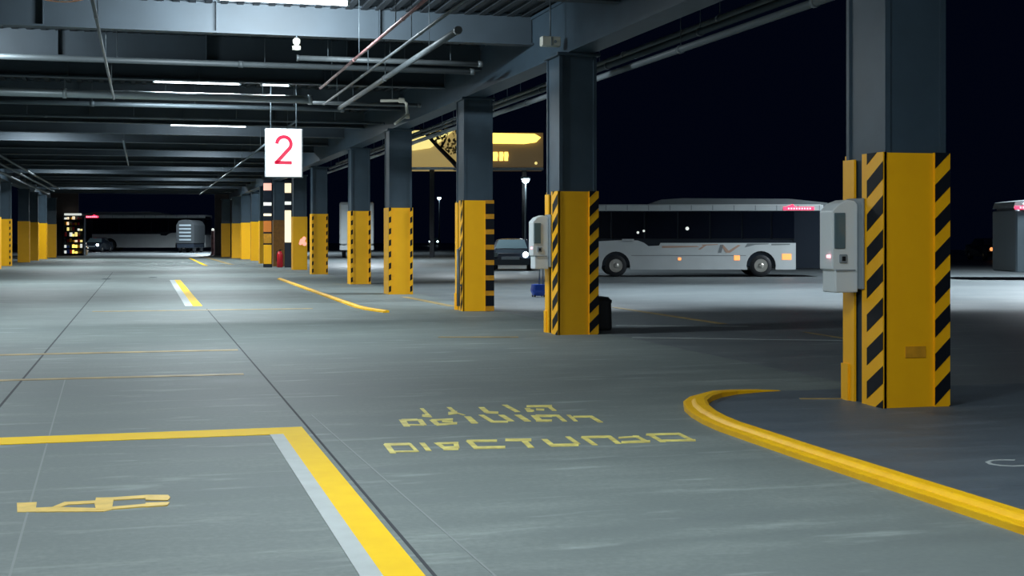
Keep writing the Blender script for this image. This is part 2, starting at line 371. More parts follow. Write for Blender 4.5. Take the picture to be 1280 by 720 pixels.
# ------------------------------------------------------------ columns
def clip(poly, f):
    out=[]
    for i,p in enumerate(poly):
        q=poly[(i+1)%len(poly)]; a,b_=f(p),f(q)
        if a>=0: out.append(p)
        if (a>=0)!=(b_>=0):
            t=a/(a-b_); out.append((p[0]+(q[0]-p[0])*t,p[1]+(q[1]-p[1])*t))
    return out
def stripes(w,h,per,slope,duty=.5,ph=0,u0=0,u1=None):
    u1=w if u1 is None else u1
    res=[]; k=-3
    while k*per < h+3*per:
        v0=k*per+ph; v1=v0+per*duty
        poly=[(u0,v0+slope*u0),(u1,v0+slope*u1),(u1,v1+slope*u1),(u0,v1+slope*u0)]
        poly=clip(poly,lambda p:p[1]); 
        if len(poly)>2: poly=clip(poly,lambda p:h-p[1])
        if len(poly)>2: res.append(poly)
        k+=1
    return res
W=.60; DP=.68
def column(x, y, yh, label, style, top=4.32, sm='yellow', group='yellow-wrapped columns of the right row', side=1, w=W, extra=None):
    # x,y = front corner nearest the lane (left corner when side=1)
    t=thing('column',label,'column',(x+side*w/2, y+DP/2,0),0,group)
    hx,hy=w/2,DP/2
    b=mb('steel')
    # shaft: face plates with raised flange edges
    e=.05; r=.02
    b.box(-hx+r,hx-r,-hy+r,hy-r,0,top)
    for sx in (-1,1):
        x0,x1=(-hx,-hx+e) if sx<0 else (hx-e,hx)
        b.box(x0,x1,-hy,-hy+e,0,top); b.box(x0,x1,hy-e,hy,0,top)
    sh=b.build('shaft',t)
    # cap plate
    b=mb('steel'); b.cbox(-hx-.05,hx+.05,-hy-.05,hy+.05,top-.05,top,.008); b.build('cap_plate',t)
    # yellow sleeve
    p=.022; b=mb(sm); big=style in('big','big1')
    fm='yellow' if style!='big2' else 'ochre'
    if big or style=='bars':
        b.box(-hx-p,-hx,-hy-p,-hy+.36,0,yh)               # lane side, front plate
        b.box(-hx-p,-hx,-hy+.50,hy+p,0,yh-.04)            # lane side, rear plate, grey gap between
        b.box(-hx-p-.02,-hx-p,hy-.10,hy+p,0,.34)
    else:
        b.box(-hx-p,-hx,-hy-p,hy+p,0,yh)
    b.box(-hx,hx,-hy-p*.5,-hy,0,yh-.005)
    b.box(hx,hx+p,-hy-p,hy+p,0,yh); b.box(-hx,hx,hy,hy+p,0,yh)
    b.build('sleeve',t)
    # guards: front strip at outer edge + lane-side strip at corner
    h=yh
    gu=.15 if big or style=='bars' else .075
    def guard(face, u0, u1, pats, m0='yellow'):
        b=mb(m0); th=.012
        q=p+th
        if face=='front':
            b.box(u0,u1,-hy-q,-hy,0,h); b.m('black')
            for poly in pats: b.prism([(a,c) for a,c in poly],-hy-q-.003,-hy-q+.002,'xz')
        else:
            sx=-1 if face=='lane' else 1
            xx0=sx*(hx+q) ; 
            b.box(min(xx0,sx*hx),max(xx0,sx*hx),u0,u1,0,h); b.m('black')
            # direction: u increases toward front (towards -y) so stripe rises to the right as seen from lane
            for poly in pats: b.prism([(a,c) for a,c in poly],xx0+sx*(-.002),xx0+sx*.003,'yz')
        b.build('corner_guard',t)
    if big:
        slope=.95
        guard('front',hx-gu+p,hx+p,[[(hx-gu+p+u,v) for u,v in pl] for pl in stripes(gu,h,.297,slope,.52,.02)])
        pl_=stripes(.27,h,.297,.6,.52,.06)
        guard('lane',-hy-p,-hy-p+.27,[[(-hy-p+.27-u,v) for u,v in pl] for pl in pl_])
    elif style=='bars':
        guard('front',hx-gu+p-.03,hx+p,[[(hx-gu+p-.03+u,v) for u,v in pl] for pl in stripes(gu+.03,h,.31,0,.68,.1)],'ochre')
        pl_=stripes(.16,h,.30,.9,.5,0)
        guard('lane',-hy-p,-hy-p+.16,[[(-hy-p+.16-u,v) for u,v in pl] for pl in pl_])
    elif style=='dash':
        guard('front',hx-gu+p,hx+p,[[(hx-gu+p+u,v) for u,v in pl] for pl in stripes(gu,h,.30,.7,.5,.05,0,gu*.8)])
        guard('front',-hx-p,-hx-p+gu*1.2,[[(-hx-p+u,v) for u,v in pl] for pl in stripes(gu*1.2,h,.30,.5,.5,.05,gu*.1,gu*.9)])
    if extra: extra(t,hx,hy,yh)
    return t
def col1x(t,hx,hy,yh):
    b=mb('ochre'); b.cbox(-hx+.19,-hx+.39,-hy-.019,-hy-.011,.44,.54,.002); o=b.build('plate',t); o['label']='small worn ochre plate'
def col3x(t,hx,hy,yh):
    b=mb('pipe'); b.tube([(-hx-.09,-hy+.1,.1),(-hx-.09,-hy+.1,1.25)],.035); b.tube([(-hx-.09,-hy+.1,1.2),(-hx-.02,-hy+.1,1.3)],.03)
    b.box(-hx-.1,-hx,-hy+.07,-hy+.13,.5,.54); b.build('conduit',t)
def col7x(t,hx,hy,yh):
    b=mb('pink')
    for (u,v,r) in ((.1,1.3,.13),(.18,1.42,.09),(.02,1.2,.08),(.2,1.18,.1)):
        b.prism([(u+r*math.cos(k*PI/4),v+r*math.sin(k*PI/4)) for k in range(8)],-hy-.03,-hy-.01,'xz')
    b.build('sticker',t)
def pos(px,py): 
    p=gp(px,py); return p.x,p.y
c1=column(6.24,10.6,2.24,'nearest and largest yellow-wrapped column with bold black stripes','big',extra=col1x, top=4.32)
column(6.12,19.85,2.20,'second nearest yellow-wrapped column with a black bin behind its foot','big')
column(6.22,26.7,2.24,'third yellow-wrapped column, with level black bars on its right edge','bars',extra=col3x)
column(6.16,35.0,2.26,'fourth yellow-wrapped column, with small black dashes on both edges and the lit canopy on its right','dash')
column(6.32,42.8,2.32,'fifth yellow-wrapped column, just left of the fourth with a narrow dark gap between','dash')
column(6.5,54.6,2.42,'sixth yellow-wrapped column, standing left of the white truck','dash')
column(6.55,62.2,2.42,'seventh column with a small pink flower sticker low on its yellow','plain',extra=col7x)
dk=column(6.35,69.6,2.35,'dim column with brown-shaded base between two lit vertical banner signs behind the number sign','plain',sm='shadesleeve')
for ch in dk.children:
    if ch.name.startswith('sleeve'):
        pass
column(6.3,77.5,2.4,'narrow-looking column just left of the red extinguisher','plain')
column(6.5,86.5,2.45,'distant right-row column, nearest of the far group of four','plain')
column(6.3,92.5,2.45,'distant right-row column, second of the far group of four','plain')
column(6.0,97.5,2.45,'distant right-row column, third of the far group of four','plain')
column(5.6,103.5,2.5,'last column of the right row, at the far opening','plain')
for (x,y,n) in ((-6.5,67.3,'nearest column of the left row, cut by the left edge of the photo'),
                (-6.65,74.5,'second column of the left row, beside the left edge'),
                (-6.55,84.8,'third column of the left row'),
                (-6.45,90.5,'fourth column of the left row'),
                (-6.35,96.5,'fifth column of the left row'),
                (-6.15,103.5,'last column of the left row, beside the far display stall')):
    column(x-.0,y,2.42,n,'dash' if y<80 else 'plain',group='columns of the left row',side=-1, w=.6)

# ------------------------------------------------------------ ceiling
b=mb('deck'); b.box(-7.6,8.3,-6,106,5.22,5.42)
struct(b.build('ceiling'))
def ibeam(length, h, w, mats='beam', tw=.025, tf=.03):
    b=mb(mats)
    b.box(0,length,-w/2,w/2,0,tf); b.box(0,length,-w/2,w/2,h-tf,h); b.box(0,length,-tw/2,tw/2,tf,h-tf); return b
# long girders on the column rows
def girder(x, label):
    t=thing('girder',label,'girder',(x,0,4.32))
    w=.42; h=.86
    b=mb('steel'); b.box(-w/2,w/2,-6,105.9,0,.05); b.box(-w/2,w/2,-6,105.9,h-.05,h); b.box(-w/2+.03,w/2-.03,-6,105.9,.05,h-.05)
    b.build('beam_body',t)
    b=mb('steel')
    return t
girder(6.46,'long blue-grey steel girder resting on the right column row')
girder(-6.85,'long steel girder resting on the left column row')
ys=[-2.5,1.5,5.5,9.5,13.6,17.6,21.9,25.5,28.75,34.0,39.9,44,48,52,56,60,64,68,72,76,80,84,88,92,96,100,104.5]
bl=['dark steel cross beam over the lane, hidden above the camera']*6
proto=None
for i,y in enumerate(ys):
    if i<6: continue
    lab={21.9:'bright-lit steel cross beam nearest the camera, across the top of the photo',25.5:'second steel cross beam, its left end lit',28.75:'third steel cross beam, just before the first complete lamp',
         34.0:'fourth steel cross beam, the darkest one above the number sign',39.9:'fifth steel cross beam, just before the second complete lamp',104.5:'last cross beam, over the far opening'}.get(y,'steel cross beam in the ribbed far stretch of ceiling')
    t=thing('cross_beam',lab,'beam',(-6.64,y,4.7),0,'cross beams under the ceiling deck')
    ibeam(12.9,.52,.24).build('beam_body',t)
    if i<11:
        b=mb('beam')
        for k in range(1,5):
            b.box(12.9*k/5-.008,12.9*k/5+.008,-.115,-.0125,.03,.49)
        b.build('stiffener',t)
for i in range(6):
    t=thing('cross_beam',bl[i],'beam',(-6.64,ys[i],4.7),0,'cross beams under the ceiling deck'); ibeam(12.9,.52,.24).build('beam_body',t)

# deck ribs between beams (light-catching corrugation)
b=mb('deck')
for k in range(64):
    x=-7.4+k*.245
    b.box(x,x+.10,-6,106,5.17,5.22)
o=b.build('trim_5'); struct(o)

# ------------------------------------------------------------ lamps
lamp0=None
def lamp(x,y,lab,L=1.8,group='fluorescent ceiling lamps',power=95,glow=.1,gy=.3,side=0):
    zl=4.86 if y<43 else 5.13
    t=thing('ceiling_lamp',lab,'lamp',(x,y,zl),0,group)
    b=mb('ltgrey')
    b.prism([(-.10,.0),(.10,0),(.05,.07),(-.05,.07)],-L/2-.03,L/2+.03,'yz'); b.build('housing',t)
    b=mb('tube')
    b.tube([(-L/2,0,-.045),(L/2,0,-.045)],.036,12); b.build('tube',t)
    for s in (-1,1):
        b=mb('ltgrey'); b.box(s*L/2-.02,s*L/2+.02,-.05,.05,-.085,.0); b.build('end_cap',t)
        if y<43: b=mb('darkpipe'); b.tube([(s*L*.35,0,.07),(s*L*.35,0,.34)],.008,6); b.build('hanger_rod',t)
    ld=bpy.data.lights.new('tube_light','AREA'); ld.shape='RECTANGLE'; ld.size=L; ld.size_y=.12; ld.energy=power; ld.color=(.85,.95,1)
    lo=bpy.data.objects.new('tube_light',ld); COL.objects.link(lo); lo.parent=t; lo.location=(0,0,-.09)
    if side:
        l3=bpy.data.lights.new('tube_side_light','AREA'); l3.shape='RECTANGLE'; l3.size=L; l3.size_y=.07; l3.energy=side; l3.color=(.85,.95,1)
        o3=bpy.data.objects.new('tube_side_light',l3); COL.objects.link(o3); o3.parent=t; o3.location=(0,.06,-.03); o3.rotation_euler=(PI/2,0,0)
    ld2=bpy.data.lights.new('tube_glow','POINT'); ld2.energy=power*glow; ld2.color=(.85,.95,1); ld2.shadow_soft_size=.15
    lo2=bpy.data.objects.new('tube_glow',ld2); COL.objects.link(lo2); lo2.parent=t; lo2.location=(0,gy,-.02)
    return t
lamp(1.9,19.25,'bright ceiling lamp cut off by the top edge of the photo',1.8,power=170,glow=.4,gy=.3,side=300)
lamp(1.1,29.9,'long white ceiling lamp upper left of the number sign, nearer of the two complete lamps',1.8,power=290,glow=.08,gy=-.3)
lamp(2.76,29.9,'dimmer small ceiling lamp just right of the nearer complete lamp',.6,power=40)
lamp(1.85,41.4,'long white ceiling lamp left of the top of the number sign',2.2,power=330,glow=.3,side=25)
for y,n in ((53.9,'third'),(65.9,'fourth'),(77.9,'fifth'),(89.9,'sixth')):
    lamp(2.4,y,'faint distant ceiling lamp in the ribbed ceiling, %s along the lane'%n,1.8,power=330,glow=.25)
for y,p,n in ((23.2,300,'just outside the left edge, lighting the second beam'),(46.2,420,'over the left of the lane, mid distance'),(69.9,420,'over the left of the lane, far off'),(93.9,420,'over the left of the lane near the far opening')):
    lamp(-3.6,y,'ceiling lamp '+n,1.8,power=p*.8,glow=.25,side=110 if y<30 else 0)
lamp(1.6,7.4,'ceiling lamp above the yellow bay line, over the top of the photo',1.8,power=130,glow=.75,gy=0)
lamp(1.6,-1.4,'ceiling lamp above the camera',1.8,power=170,glow=.6,gy=.3)
lamp(3.9,3.2,'added ceiling lamp near the right girder, brightening the front of the nearest column',1.6,power=60,glow=2.6,gy=0)  # added lamp, throws more light on the nearest column's front
lamp(-3.6,11.5,'ceiling lamp left of the bay, outside the photo',1.8,power=120,glow=.3)
lamp(-3.6,1.0,'ceiling lamp behind and left of the camera',1.8,power=100,glow=.3)

# ------------------------------------------------------------ pipes
def pipe(p,q,r,lab,m='pipe',name='pipe_run',hang=4,group=None,ends=True,top=5.2,coup=True):
    p=Vector(p); q=Vector(q); t=thing(name,lab,'pipe',p,0,group)
    d=q-p; b=mb(m); b.tube([(0,0,0),d],r,12); 
    b.build('pipe',t)
    if coup:
        n=max(1,int(d.length/4)); u=d.normalized()
        for k in range(n+1):
            b=mb(m); c=d*(k/n); c0=c-u*.04 if k else c; c1=c+u*.04
            b.tube([c0,c1],r*1.22,12); b.build('coupling',t)
    for k in range(hang):
        b=mb('darkpipe'); c=d*((k+.5)/hang); b.tube([(c.x,c.y,c.z-r*1.05),(c.x,c.y,top-p.z)],.007,6); b.build('hanger',t)
    return t
def lp(px,py,z):     # point on given height plane seen at pixel
    return wp(px, F*(z-HC)/(HZ-py), z)
def along(px0,py0,px1,py1,z):
    a=lp(px0,py0,z); b_=lp(px1,py1,z); return a,b_
a,c=along(425,135,572,38,4.25); X=(a.x+c.x)/2; pipe((X,a.y,4.25),(X,c.y,4.25),.045,'thick grey pipe running up the lane, rightmost of the three diagonal ones','pipe',hang=3)
a,c=along(403,130,570,12,4.25); X=(a.x+c.x)/2; pipe((X,a.y,4.25),(X,13,4.25),.022,'thin grey conduit running up the lane, middle of the three diagonal ones','pipe',hang=4)
a,c=along(395,110,535,5,4.3); X=(a.x+c.x)/2; pipe((X,a.y,4.3),(X,13,4.3),.024,'thin dull red pipe running up the lane, leftmost of the three diagonal ones','redpipe',hang=4)
pipe((3.55,33,4.3),(3.55,92,4.3),.03,'thin conduit with bright couplings going far down the lane','darkpipe',hang=14,coup=False)
# glinting couplings of the far conduit
t=COL.objects[-1]
pipe((-.58,12.5,4.25),(-.58,28.2,4.25),.022,'thin grey conduit rising steeply in the left part of the ceiling','pipe',hang=4)
pipe((-.62,43,4.45),(-.62,58,4.45),.03,'short dark conduit on the far left of the ceiling','darkpipe',hang=3)
pipe((-6.6,23.9,4.48),(5.72,23.9,4.48),.05,'grey pipe crossing the lane under the second beam, lower of a pair','crosspipe',hang=5)
pipe((2.45,22.8,4.48),(5.6,22.8,4.48),.045,'short grey pipe with pale fittings crossing behind the diagonal pipes','pipe',hang=3)
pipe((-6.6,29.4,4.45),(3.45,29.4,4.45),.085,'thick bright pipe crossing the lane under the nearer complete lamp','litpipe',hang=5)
pipe((3.5,29.7,4.42),(5.9,29.7,4.42),.04,'thin cross pipe continuing right of the thick bright pipe','pipe',hang=2)
pipe((-6.6,31.2,4.42),(4.4,31.2,4.42),.05,'dark pipe crossing just behind the thick bright pipe','darkpipe',hang=5)
pipe((-6.6,35.6,4.5),(6.1,35.6,4.5),.03,'slim dark pipe crossing above the number sign','darkpipe',hang=5)
# left side bundle of pipes above the left row
for k,(x,z,lab) in enumerate(((-5.9,4.25,'lowest'),(-5.6,4.45,'middle'),(-5.3,4.6,'rightmost'))):
    pipe((x,50,z),(x,92,z),.05,'grey pipe above the left column row, %s of the bundle'%lab,'pipe',hang=8)
# outside right bundle
for k,(x,z,lab) in enumerate(((7.35,4.16,'lowest'),(7.65,4.42,'middle'),(7.95,4.62,'uppermost'))):
    pipe((x,10,z),(x,58,z),.05,'grey pipe outside the right girder, %s of three'%lab,'darkpipe' if k==1 else 'midgrey',hang=9)
# elbow assembly near the girder
e=lp(508,118,4.5); t=thing('pipe_elbow','pale branching pipe elbow hanging left of the third column','pipe',(e.x,e.y,4.35))
b=mb('sprinkler'); b.tube([(-.55,0,0),(-.1,0,.02),(0,0,-.04),(.02,0,-.3)],.03); b.tube([(.02,0,-.28),(-.3,-.3,-.5)],.028); b.build('pipe',t)
b=mb('sprinkler'); b.lathe([(.05,-.06),(.055,-.04),(.055,.04),(.05,.06)],12,'x',(-.1,0,.02)); b.build('coupling',t); b=mb('sprinkler'); b.lathe([(.05,-.36),(.05,-.26)],12,'z',(.02,0,0)); b.build('coupling',t)
b=mb('darkpipe'); b.tube([(-.3,0,.03),(-.3,0,.86)],.008,6); b.build('hanger',t)
# junction box at second column top
jb=thing('hanging_junction_box','small pale box hanging above the top of the second column','box',(6.02,20.0,4.42))
b=mb('sprinkler'); b.cbox(-.15,.15,-.07,.07,-.0,.15,.01); b.build('casing',jb)
b=mb('midgrey'); b.box(-.01,.01,-.075,-.069,.005,.145); b.lathe([(.025,-.075),(.025,-.068)],10,'y',(.06,0,.07)); b.build('cover_seam',jb)
b=mb('darkpipe'); b.tube([(0,0,.15),(0,0,.80)],.013,8); b.build('conduit',jb)
# sprinkler / sensor
sp=thing('ceiling_sprinkler','small pale sprinkler hanging under the nearest cross beam','sprinkler',(2.34,21.75,4.46))
b=mb('sprinkler'); b.lathe([(.03,0),(.07,.01),(.07,.07),(.03,.08)],14); b.build('deflector',sp)
b=mb('sprinkler'); b.lathe([(.02,.08),(.06,.11),(.06,.17),(.025,.2)],14); b.build('head',sp)
b=mb('darkpipe'); b.tube([(0,0,.19),(0,0,.25)],.012,8); b.build('drop_pipe',sp)
# orange-rimmed dome
q=lp(75,-6,4.55)
dm=thing('ceiling_warning_lamp','dark round fitting with an orange rim at the top left edge','lamp',(q.x,q.y,4.5))
b=mb('orange'); b.lathe([(.24,0),(.30,.02),(.30,.06),(.24,.08)],28); b.build('rim',dm)
b=mb('darkpaint'); b.lathe([(.02,-.02),(.16,.0),(.235,.03),(.235,.075),(.1,.14),(.03,.16)],28); b.build('dome',dm)
b=mb('darkpipe'); b.tube([(0,0,.15),(0,0,.72)],.015,8); b.build('stem',dm)
# hanging cable bundle left
cb=thing('hanging_cable_bundle','dark loose cables drooping under the second beam at the left','cable',(-2.75,24.4,4.7))
for k in range(3):
    b=mb('black'); b.tube([(-.45+.08*k,0,.45),(-.3+.08*k,0,.2),(-.05+.05*k,0,-.02),(.12,0,-.12)],.018,7); b.build('cable',cb)

# ------------------------------------------------------------ number sign
sg=thing('number_sign','white backlit box sign with a red number 2 hanging over the lane','sign',(2.98,30.35,2.83))
w,h=.39,1.06
b=mb('midgrey'); b.cbox(-w-.015,w+.03,-.05,.09,-.02,h+.0,.01); b.build('housing',sg)
b=mb('sign'); b.cbox(-w,w,-.06,-.045,.0,h-.01,.004); b.build('face_panel',sg)
pts=[]
for k in range(0,13):
    t=PI*1.0-k/12*PI*1.18; pts.append((.155*math.cos(t)+.0, .72+.16*math.sin(t)))
pts += [(-.17,.30)]
def stroke2d(b,pts,w,y0,y1):
    P=[Vector(p) for p in pts]; L=[];R=[]
    for i,p in enumerate(P):
        d=(P[min(i+1,len(P)-1)]-P[max(i-1,0)]).normalized(); n=Vector((-d.y,d.x))*w/2
        L.append(p+n); R.append(p-n)
    for i in range(len(P)-1):
        b.prism([tuple(L[i]),tuple(L[i+1]),tuple(R[i+1]),tuple(R[i])],y0,y1,'xz')
b=mb('signred'); stroke2d(b,pts,.08,-.064,-.058); b.prism([(-.205,.27),(.175,.27),(.175,.345),(-.205,.345)],-.064,-.058,'xz'); b.build('digit',sg)
b=mb('darkpipe')
for s in(-.28,.28): b.tube([(s,.02,h),(s,.02,h+1.33)],.012,8)
b.build('hanger_rod',sg)

# ------------------------------------------------------------ help phones
def phone(loc,lab):
    t=thing('pay_station',lab,'pay station',loc,0,'grey boxes on the lane side of columns')
    t.scale=(1,1,.94)
    b=mb('midgrey'); b.cbox(-.0,.026,-.18,.12,.03,.90,.008); b.build('back_case',t)
    b=mb('ltgrey'); b.prism([(-.225,0),(.0,0),(.0,.84),(-.03,.875),(-.10,.885),(-.19,.85),(-.255,.78),(-.255,.22),(-.225,.21)],-.10,.14,'xz'); b.build('front_shell',t,bevel=.012)
    b=mb('glass'); b.cbox(-.235,-.13,-.113,-.09,.42,.76,.004); b.build('display',t)
    b=mb('midgrey'); b.box(-.22,-.03,-.112,-.095,.205,.22); b.build('ledge',t)
    b=mb('midgrey'); b.cbox(-.185,-.11,-.115,-.09,.28,.365,.006); b.m('black'); b.cbox(-.165,-.13,-.119,-.11,.30,.345,.003); b.build('card_slot',t)
    b=mb('ledpink'); b.cbox(-.272,-.25,-.07,-.02,.33,.36,.004); b.build('indicator_light',t)
    return t
phone((6.19,11.08,1.00),'light grey pay station box mounted on the nearest column')
phone((6.07,20.35,1.00),'grey box mounted on the left side of the second column')
# ------------------------------------------------------------ floor objects
# black rounded bin
p=gp(752,418.5); t=thing('waste_bin','squat black rounded bin behind the foot of the second column','bin',(7.0,20.84,0))
b=mb('rubber')
def rr(w,d,z,c):
    ring=[]
    for (sx,sy,a0) in ((1,1,0),(-1,1,PI/2),(-1,-1,PI),(1,-1,1.5*PI)):
        for k in range(5):
            a=a0+PI/2*k/4; ring.append((sx*(w/2-c)+c*math.cos(a), sy*(d/2-c)+c*math.sin(a), z))
    return ring
b.loft([rr(.46,.46,0,.06),rr(.50,.50,.04,.07),rr(.48,.48,.44,.07)],sm=False); b.build('body',t)
b=mb('rubber'); b.loft([rr(.50,.50,.44,.08),rr(.50,.50,.48,.08),rr(.42,.42,.53,.10),rr(.30,.30,.54,.10)]); b.build('lid',t)
# blue bucket
p=gp(673,371); t=thing('mop_bucket','blue mop bucket with a dark handle standing left of the second column','bucket',(p.x,p.y,0))
b=mb('blue'); b.loft([rr(.26,.24,.03,.05),rr(.36,.30,.16,.06),rr(.30,.28,.31,.05)]); b.build('tub',t)
for sx in(-.12,.12):
    for sy in(-.1,.1): b=mb('rubber'); b.lathe([(.03,-.015),(.03,.015)],10,'x',(sx,sy,.03)); b.build('caster',t)
b=mb('darkpipe'); b.tube([(.02,0,.3),(.04,0,1.1)],.016); b.tube([(.12,.0,.28),(.12,0,.95)],.014); b.build('handle',t)

# ------------------------------------------------------------ bus
def wheel(parent,x,y,r,w,name='wheel'):
    b=mb('rubber'); b.lathe([(r*.6,-w/2),(r*.93,-w/2),(r,-w/2+.04),(r,w/2-.04),(r*.93,w/2),(r*.6,w/2)],28,'y',(x,y,r)); tyre=b.build(name,parent)
    b=mb('rim'); y0=y-w/2-.005
    b.lathe([(r*.60,y0),(r*.55,y0-.0),(r*.52,y0+.04),(r*.30,y0+.05),(r*.22,y0-.02),(r*.05,y0-.03)],28,'y',(x,0,r))
    b.m('black')
    for k in range(8):
        a=k*PI/4; b.lathe([(r*.07,y0+.02),(r*.07,y0+.044)],8,'y',(x+r*.42*math.cos(a),0,r+r*.42*math.sin(a)))
    b.build('rim',tyre)
def bus(loc,rz,label,group,scale=1.0,L=9.8,mirror=False,led=True,decals=True,body='darkpaint',led0=7.95):
    t=thing('bus',label,'bus',loc,rz,group); t.scale=(scale,)*3
    def X(x): return L-x if mirror else x
    def bx(b,x0,x1,y0,y1,z0,z1,c=.02):
        a,c_=sorted((X(x0),X(x1))); b.cbox(a,c_,y0,y1,z0,z1,c)
    Wd=2.4
    b=mb(body); bx(b,.05,L-.25,.03,Wd-.03,.35,2.62,.06); bx(b,L-1.5,L-.12,.0,Wd,.28,2.5,.05); b.build('body',t)
    # white lower side panel with wheel arches
    def arch(xc,r,n=12): return [(xc+r*math.cos(PI-k*PI/n), .42+r*math.sin(PI-k*PI/n)) for k in range(n+1)]
    low=[(0,.27),(1.13,.27)]+arch(1.68,.53)+[(2.21,.27),(6.60,.27)]+arch(7.12,.55)+[(7.66,.27),(8.42,.27),(8.42,1.27),(3.35,1.27),(3.3,1.17),(2.9,1.15),(2.72,1.28),(2.5,1.36),(2.0,1.38),(1.2,1.34),(.2,1.27),(0,1.2)]
    for y0,y1 in ((-.02,.03),(Wd-.03,Wd+.02)):
        b=mb('white')
        n=len(b.v)
        P=[(X(x),z) for x,z in low]
        b.prism(P,y0,y1,'xz'); b.build('side_panel',t)
    b=mb('white'); bx(b,-.03,.12,.0,Wd,.27,1.2,.03); b.build('front_bumper',t)
    # roof strip
    b=mb('white'); bx(b,0,L-.35,-.03,.12,2.47,2.70,.02); bx(b,0,L-.35,Wd-.12,Wd+.03,2.47,2.70,.02); bx(b,0,L-.4,.1,Wd-.1,2.6,2.72,.02)
    b.m('midgrey')
    for k in range(12): 
        xx=X(.8*k+.5); b.box(xx-.012,xx+.012,-.034,-.028,2.5,2.68)
    b.build('roof',t)
    b=mb('greyroof'); pr=[(X(x),z) for x,z in ((2.9,2.71),(3.4,2.90),(4.2,2.95),(8.2,2.93),(9.2,2.83),(9.65,2.78),(9.72,2.55),(9.3,2.60),(8.8,2.71))]
    b.prism(pr,.15,Wd-.15,'xz'); b.build('roof_fairing',t)
    # windows
    k=0; xs=[.15,1.5,2.75,4.0,5.2,6.4,7.5,8.4]
    for x0,x1 in zip(xs[:-1],xs[1:]):
        b=mb('darkglass'); bx(b,x0+.03,x1-.03,-.006,.035,1.42,2.44,.01); b.build('window',t)
    b=mb('darkglass'); bx(b,-.02,.08,.15,Wd-.15,1.25,2.4,.02); b.build('windshield',t)
    for (x,) in ((1.68,),(7.12,)):
        wheel(t,X(x),.17,.42,.3); wheel(t,X(x),Wd-.17,.42,.3)
    if decals:
        b=mb('decal')
        for (pts) in ([(3.4,1.08),(4.8,1.12),(4.7,1.16),(3.4,1.16)],[(4.75,1.02),(4.85,1.02),(5.1,1.2),(4.98,1.2)],[(5.6,1.2),(5.7,1.2),(5.9,.98),(6.25,1.2),(6.35,1.18),(5.95,.9),(5.8,.9)],[(4.9,1.17),(5.5,1.2),(5.5,1.23),(4.9,1.21)]):
            b.prism([(X(x),z) for x,z in pts],-.026,-.021,'xz')
        b.m('decalgrey')
        for (pts) in ([(5.5,.9),(5.62,.9),(5.7,1.2),(5.58,1.2)],[(6.5,1.1),(6.9,1.2),(7.4,1.22),(7.4,1.25),(6.6,1.25)],[(7.5,1.18),(8.2,1.2),(8.2,1.24),(7.5,1.24)],[(1.1,.8),(1.1,.82),(8.42,.80),(8.42,.78)]):
            if pts[0][0]==1.1: pts=[(2.25,.79),(6.55,.79),(6.55,.81),(2.25,.81)]
            b.prism([(X(x),z) for x,z in pts],-.026,-.021,'xz')
        b.build('decal',t)
        for (x0,x1,z0,z1) in ((4.0,4.12,.62,.72),(6.1,6.32,.62,.80),(7.9,8.25,.64,.86)): b=mb('amber'); bx(b,x0,x1,-.03,-.02,z0,z1,.004); b.build('side_marker',t)
        b=mb('palelit')
        for (x,z,r) in ((4.35,1.81,.07),(2.5,1.66,.05),(2.72,1.72,.045)): b=mb('palelit'); b.lathe([(r*.6,-.016),(r,-.012),(r,-.006)],8,'y',(X(x),0,z)); b.build('window_glint',t)  # glowing discs stand in for reflections on the window glass
        b=mb('white'); bx(b,1.9,2.35,-.06,-.02,1.34,1.42,.015); b.build('mirror',t)
    if led:
        b=mb('led'); bx(b,led0,led0+1.15,-.045,-.03,2.50,2.62,.004)
        b.prism([(X(x),z) for x,z in ((led0+.05,2.6),(led0+.35,2.72),(led0+.45,2.60))],-.045,-.03,'xz')
        b.m('ledpink')
        for k in range(9): 
            xx=X(led0+.17+k*.1); b.box(xx,xx+.06,-.05,-.044,2.53,2.59)
        b.build('destination_sign',t)
        if body=='darkpaint': b=mb('led'); bx(b,L-.14,L-.10,.1,.3,.8,1.1,.004); b.build('tail_light',t)
    return t
rzv=-A
B0=wp(714,51.0); bus((B0.x,B0.y,0),rzv,'long white and black bus parked in the lit lot behind the second column','buses')
B1=wp(1266,47.0); bus((B1.x,B1.y,0),rzv,'second bus, barely showing at the right edge with a red sign','buses',.98,mirror=True,body='darkpipe',led0=8.6)
B2=wp(92,142); bus((B2.x,B2.y,0),rzv,'far bus with a red roof light seen through the far opening','buses',1.4,mirror=True,decals=False)

